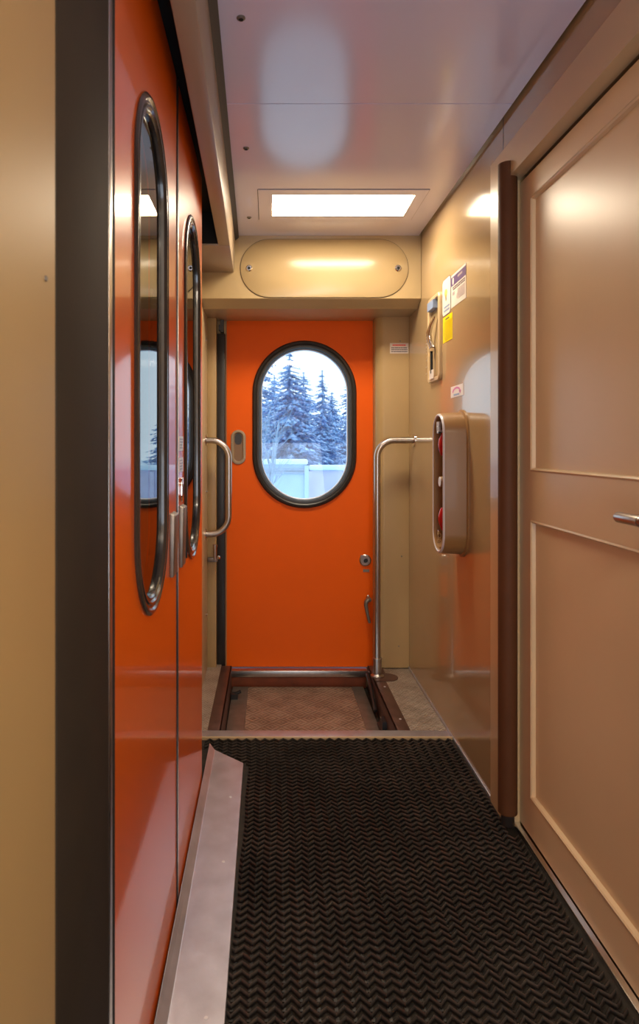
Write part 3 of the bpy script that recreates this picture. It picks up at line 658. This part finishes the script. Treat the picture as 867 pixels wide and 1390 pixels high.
ac = [(2.519 + 0.055 * math.cos(a), 1.391 + 0.020 * math.sin(a)) for a in [PI * k / 14 for k in range(15)]]
ai = [(2.519 + 0.043 * math.cos(a), 1.391 + 0.013 * math.sin(a)) for a in [PI * k / 14 for k in range(15)]]
am = MB()
for k in range(14): am.prism([ac[k], ac[k + 1], ai[k + 1], ai[k]], frR, 0.0012, 0.0018)
am.prism([(2.458, 1.394), (2.488, 1.394), (2.470, 1.382)], frR, 0.0012, 0.0018)
part('arrow', am, 'magenta', t, 'magenta curved arrow', smooth=False)
part('print', print_lines(frR, 2.482, 2.556, 1.376, 1.386, 1, 0.7, seed=10, w=0.0018, ragged=False, gap=0.02), 'blueink', t, smooth=False)
# sticker on the corner column
fc = fr_far(3.376)
t = sticker('column_sticker', 'small white sticker with a red heading on the column right of the far door', 'sticker', (0.69, 3.376, 1.69), 'paper', fc, rect(0.6385, 0.7365, 1.6675, 1.722))
part('heading', print_lines(fc, 0.652, 0.722, 1.7055, 1.7165, 1, 0.65, seed=11, w=0.0018, ragged=False, gap=0.02), 'redink', t, 'red heading', smooth=False)
part('print', print_lines(fc, 0.645, 0.731, 1.672, 1.702, 3, 0.45, seed=12, w=0.0018, ragged=False, gap=0.05), 'ink', t, smooth=False)

# ------------------------------------------------------------------ outside: snow, boards, firs
GZ = -1.25
sn = MB(); nx, ny = 30, 24; vs = []; fs = []
rnd = random.Random(3)
for j in range(ny + 1):
    for i in range(nx + 1):
        y = 3.9 + 60 * (j / ny) ** 1.6; x = -25 + 50 * i / nx
        vs.append((x, y, GZ + rnd.uniform(-0.05, 0.05) + 0.02 * max(0, y - 10)))
for j in range(ny):
    for i in range(nx): a = j * (nx + 1) + i; fs.append((a, a + 1, a + nx + 2, a + nx + 1))
sn.add(vs, fs); o = sn.build('ground', 'snow'); tag(o, 'blue white snow outside the far window', kind='structure')
def fence(name, label, x0, x1, y, ztop, m, rails):
    t = thing(name, label, 'fence', ((x0 + x1) / 2, y, GZ)); n = max(2, int((x1 - x0) / 1.2))
    part('boards', MB().box(x0, x1, y, y + 0.05, GZ + 0.1, ztop), m, t)
    part('snow_cap', MB().box(x0 - 0.03, x1 + 0.03, y - 0.08, y + 0.12, ztop, ztop + 0.13), 'snow', t, bevel=0.04)
    rm = MB()
    for z in rails: rm.box(x0, x1, y - 0.06, y, z - 0.025, z + 0.025)
    if rails: part('rail', rm, 'bark', t)
    for k in range(n + 1):
        x = x0 + (x1 - x0) * k / n; part('fence_post', MB().box(x - 0.05, x + 0.05, y - 0.07, y + 0.01, GZ, ztop - 0.02), m, t)
fence('board_fence', 'long snow capped white board fence outside the far window', -9.0, 0.88, 15.0, 0.75, 'fence', (0.63, 0.57))
fence('board_fence', 'lower reddish board fence right of the white one outside the far window', 1.0, 9.0, 15.4, 0.60, 'fence_red', ())
def fir(x, y, h, rad, label, seed, dens=1.0, bare=0.0):
    rnd = random.Random(seed); base = GZ + 0.02 * max(0, y - 10)
    t = thing('fir_tree', label, 'tree', (x, y, base), 'fir trees outside the window')
    part('trunk', MB().tube([(x, y, base - 0.1), (x + 0.02 * h * rnd.uniform(-1, 1), y, base + h * 0.5), (x, y, base + h)], [0.03 * h, 0.02 * h, 0.004 * h], 8), 'bark', t)
    nd = MB(); fz = MB(); levels = int(46 * dens)
    for l in range(levels):
        f = (l + rnd.random()) / levels; z = base + h * (0.10 + 0.90 * f); R = rad * (1 - f) ** 0.85 + 0.04 * rad
        nb = int(7 + 9 * (1 - f))
        for b in range(nb):
            if rnd.random() < bare: continue
            a = rnd.uniform(0, 2 * PI); L_ = R * rnd.uniform(0.6, 1.12); ca, sa = math.cos(a), math.sin(a); steps = 7
            for s_ in range(steps):
                q0 = s_ / steps; q1 = (s_ + 1.25) / steps
                wd = 0.17 * L_ * (1 - 0.75 * q0) * rnd.uniform(0.6, 1.3) + 0.03
                zz0 = z - 0.38 * L_ * q0 ** 1.3 + 0.12 * L_ * q0 ** 3; zz1 = z - 0.38 * L_ * q1 ** 1.3 + 0.12 * L_ * q1 ** 3 - rnd.uniform(0, 0.06) * L_
                p0 = Vector((x + ca * L_ * q0, y + sa * L_ * q0, zz0)); p1 = Vector((x + ca * L_ * q1, y + sa * L_ * q1, zz1))
                sd = Vector((-sa, ca, 0)) * wd; dr = Vector((0, 0, -rnd.uniform(0.2, 0.7) * wd))
                nd.add([p0, p0 + (p1 - p0) * 0.55 + sd + dr, p1, p0 + (p1 - p0) * 0.55 - sd + dr], [(0, 1, 2), (0, 2, 3)])
                if rnd.random() < 0.42:
                    up = Vector((0, -0.02, 0.03)); k = 0.6
                    fz.add([p0 + up, p0 + (p1 - p0) * 0.55 + sd * k + dr * k + up, p1 + up, p0 + (p1 - p0) * 0.55 - sd * k + dr * k + up], [(0, 1, 2), (0, 2, 3)])
    part('needles', nd, 'needles', t, smooth=False, recalc=False); part('frost', fz, 'frost', t, 'pale frost on the branches', smooth=False, recalc=False)
def at(px, Y): return (px - VX) * Y / F
fir(at(393, 20), 20, 5.2, 1.9, 'broad frosted fir, tallest in the middle of the far window', 21, 1.15)
fir(at(437, 25.5), 25.5, 5.15, 1.35, 'slim pointed frosted fir right of the middle in the far window', 22, 1.0)
fir(at(478, 29), 29, 5.6, 1.7, 'frosted fir at the right edge of the far window', 23)
fir(at(346, 23.5), 23.5, 7.4, 1.9, 'tall thin frosted fir at the left edge of the far window', 24, 0.8, 0.25)
fir(at(412, 33), 33, 5.8, 2.3, 'pale fir standing behind the two middle firs in the far window', 25)
fir(at(372, 39), 39, 6.2, 2.7, 'pale fir low behind the broad fir in the far window', 26)
fir(at(450, 45), 45, 5.6, 2.4, 'low pale fir behind the slim pointed fir in the far window', 27)
# bare leaning tree
rnd = random.Random(11); bt = MB()
def grow(p, d, L_, r, lev):
    pts = [p]; q = p; dd = d
    for k in range(4):
        dd = (dd + Vector((rnd.uniform(-.16, .16), rnd.uniform(-.1, .1), rnd.uniform(-.04, .10)))).normalized(); q = q + dd * L_ / 4; pts.append(q)
    bt.tube(pts, [r * (1 - 0.15 * k) for k in range(5)], 5, caps=False)
    if lev > 0:
        for k in range(4):
            i = rnd.randint(1, 4); nd_ = (dd + Vector((rnd.uniform(-.9, .9), rnd.uniform(-.5, .5), rnd.uniform(-.2, .6)))).normalized()
            grow(pts[i], nd_, L_ * rnd.uniform(.5, .72), r * 0.5, lev - 1)
bx = at(352, 14)
grow(Vector((bx, 14, GZ)), Vector((0.22, 0, 1)).normalized(), 3.0, 0.05, 4)
o = bt.build('bare_tree', 'bark'); tag(o, 'bare leaning tree with thin frosted branches at the left of the far window', 'tree')

# added fill lamps behind the viewpoint, without fixtures of their own
def lamp(name, loc, rot, sx, sy, e, col):
    l = bpy.data.lights.new(name, 'AREA'); l.shape = 'RECTANGLE'; l.size = sx; l.size_y = sy; l.energy = e; l.color = col
    o = bpy.data.objects.new(name, l); C.objects.link(o); o.location = loc; o.rotation_euler = rot; return o
lamp('fill_lamp', (0.25, -0.50, 1.30), (PI / 2, 0, 0), 0.8, 1.5, 1.6, (1.0, 0.93, 0.92))  # unseen soft fill, added to brighten the near surfaces
lamp('daylight_fill', (0.25, -0.75, 0.9), (math.radians(140), 0, 0), 0.8, 1.0, 13.0, (0.70, 0.84, 1.0))  # added cool fill tipped at the ceiling, in place of daylight from behind

# ------------------------------------------------------------------ sky, camera, colour
w = bpy.data.worlds.new('overcast_sky'); bpy.context.scene.world = w; w.use_nodes = True
nt = w.node_tree; bg = nt.nodes['Background']
tc = nt.nodes.new('ShaderNodeTexCoord'); sp = nt.nodes.new('ShaderNodeSeparateXYZ'); cr = nt.nodes.new('ShaderNodeValToRGB')
nt.links.new(tc.outputs['Generated'], sp.inputs['Vector']); nt.links.new(sp.outputs['Z'], cr.inputs['Fac'])
cr.color_ramp.elements[0].color = (0.72, 0.88, 1.0, 1); cr.color_ramp.elements[1].color = (0.80, 0.91, 1.0, 1)
nt.links.new(cr.outputs['Color'], bg.inputs['Color']); bg.inputs['Strength'].default_value = 1.55

cam = bpy.data.cameras.new('camera'); co_ = bpy.data.objects.new('camera', cam); C.objects.link(co_)
co_.location = (0, 0, H); co_.rotation_euler = (PI / 2, 0, 0)
cam.sensor_fit = 'VERTICAL'; cam.sensor_height = 36.0; cam.sensor_width = 36.0
cam.lens = F * 36.0 / 1390.0
cam.shift_x = (433.5 - VX) / 1390.0; cam.shift_y = -(695.0 - VY) / 1390.0
cam.clip_start = 0.02; cam.clip_end = 200
cam.dof.use_dof = True; cam.dof.focus_distance = 3.0; cam.dof.aperture_fstop = 8.0
sc = bpy.context.scene; sc.camera = co_
sc.view_settings.view_transform = 'Standard'; sc.view_settings.look = 'None'; sc.view_settings.exposure = 0.3
sc.cycles.max_bounces = 10; sc.cycles.diffuse_bounces = 6; sc.cycles.glossy_bounces = 6; sc.cycles.transparent_max_bounces = 16
sc.cycles.use_denoising = True
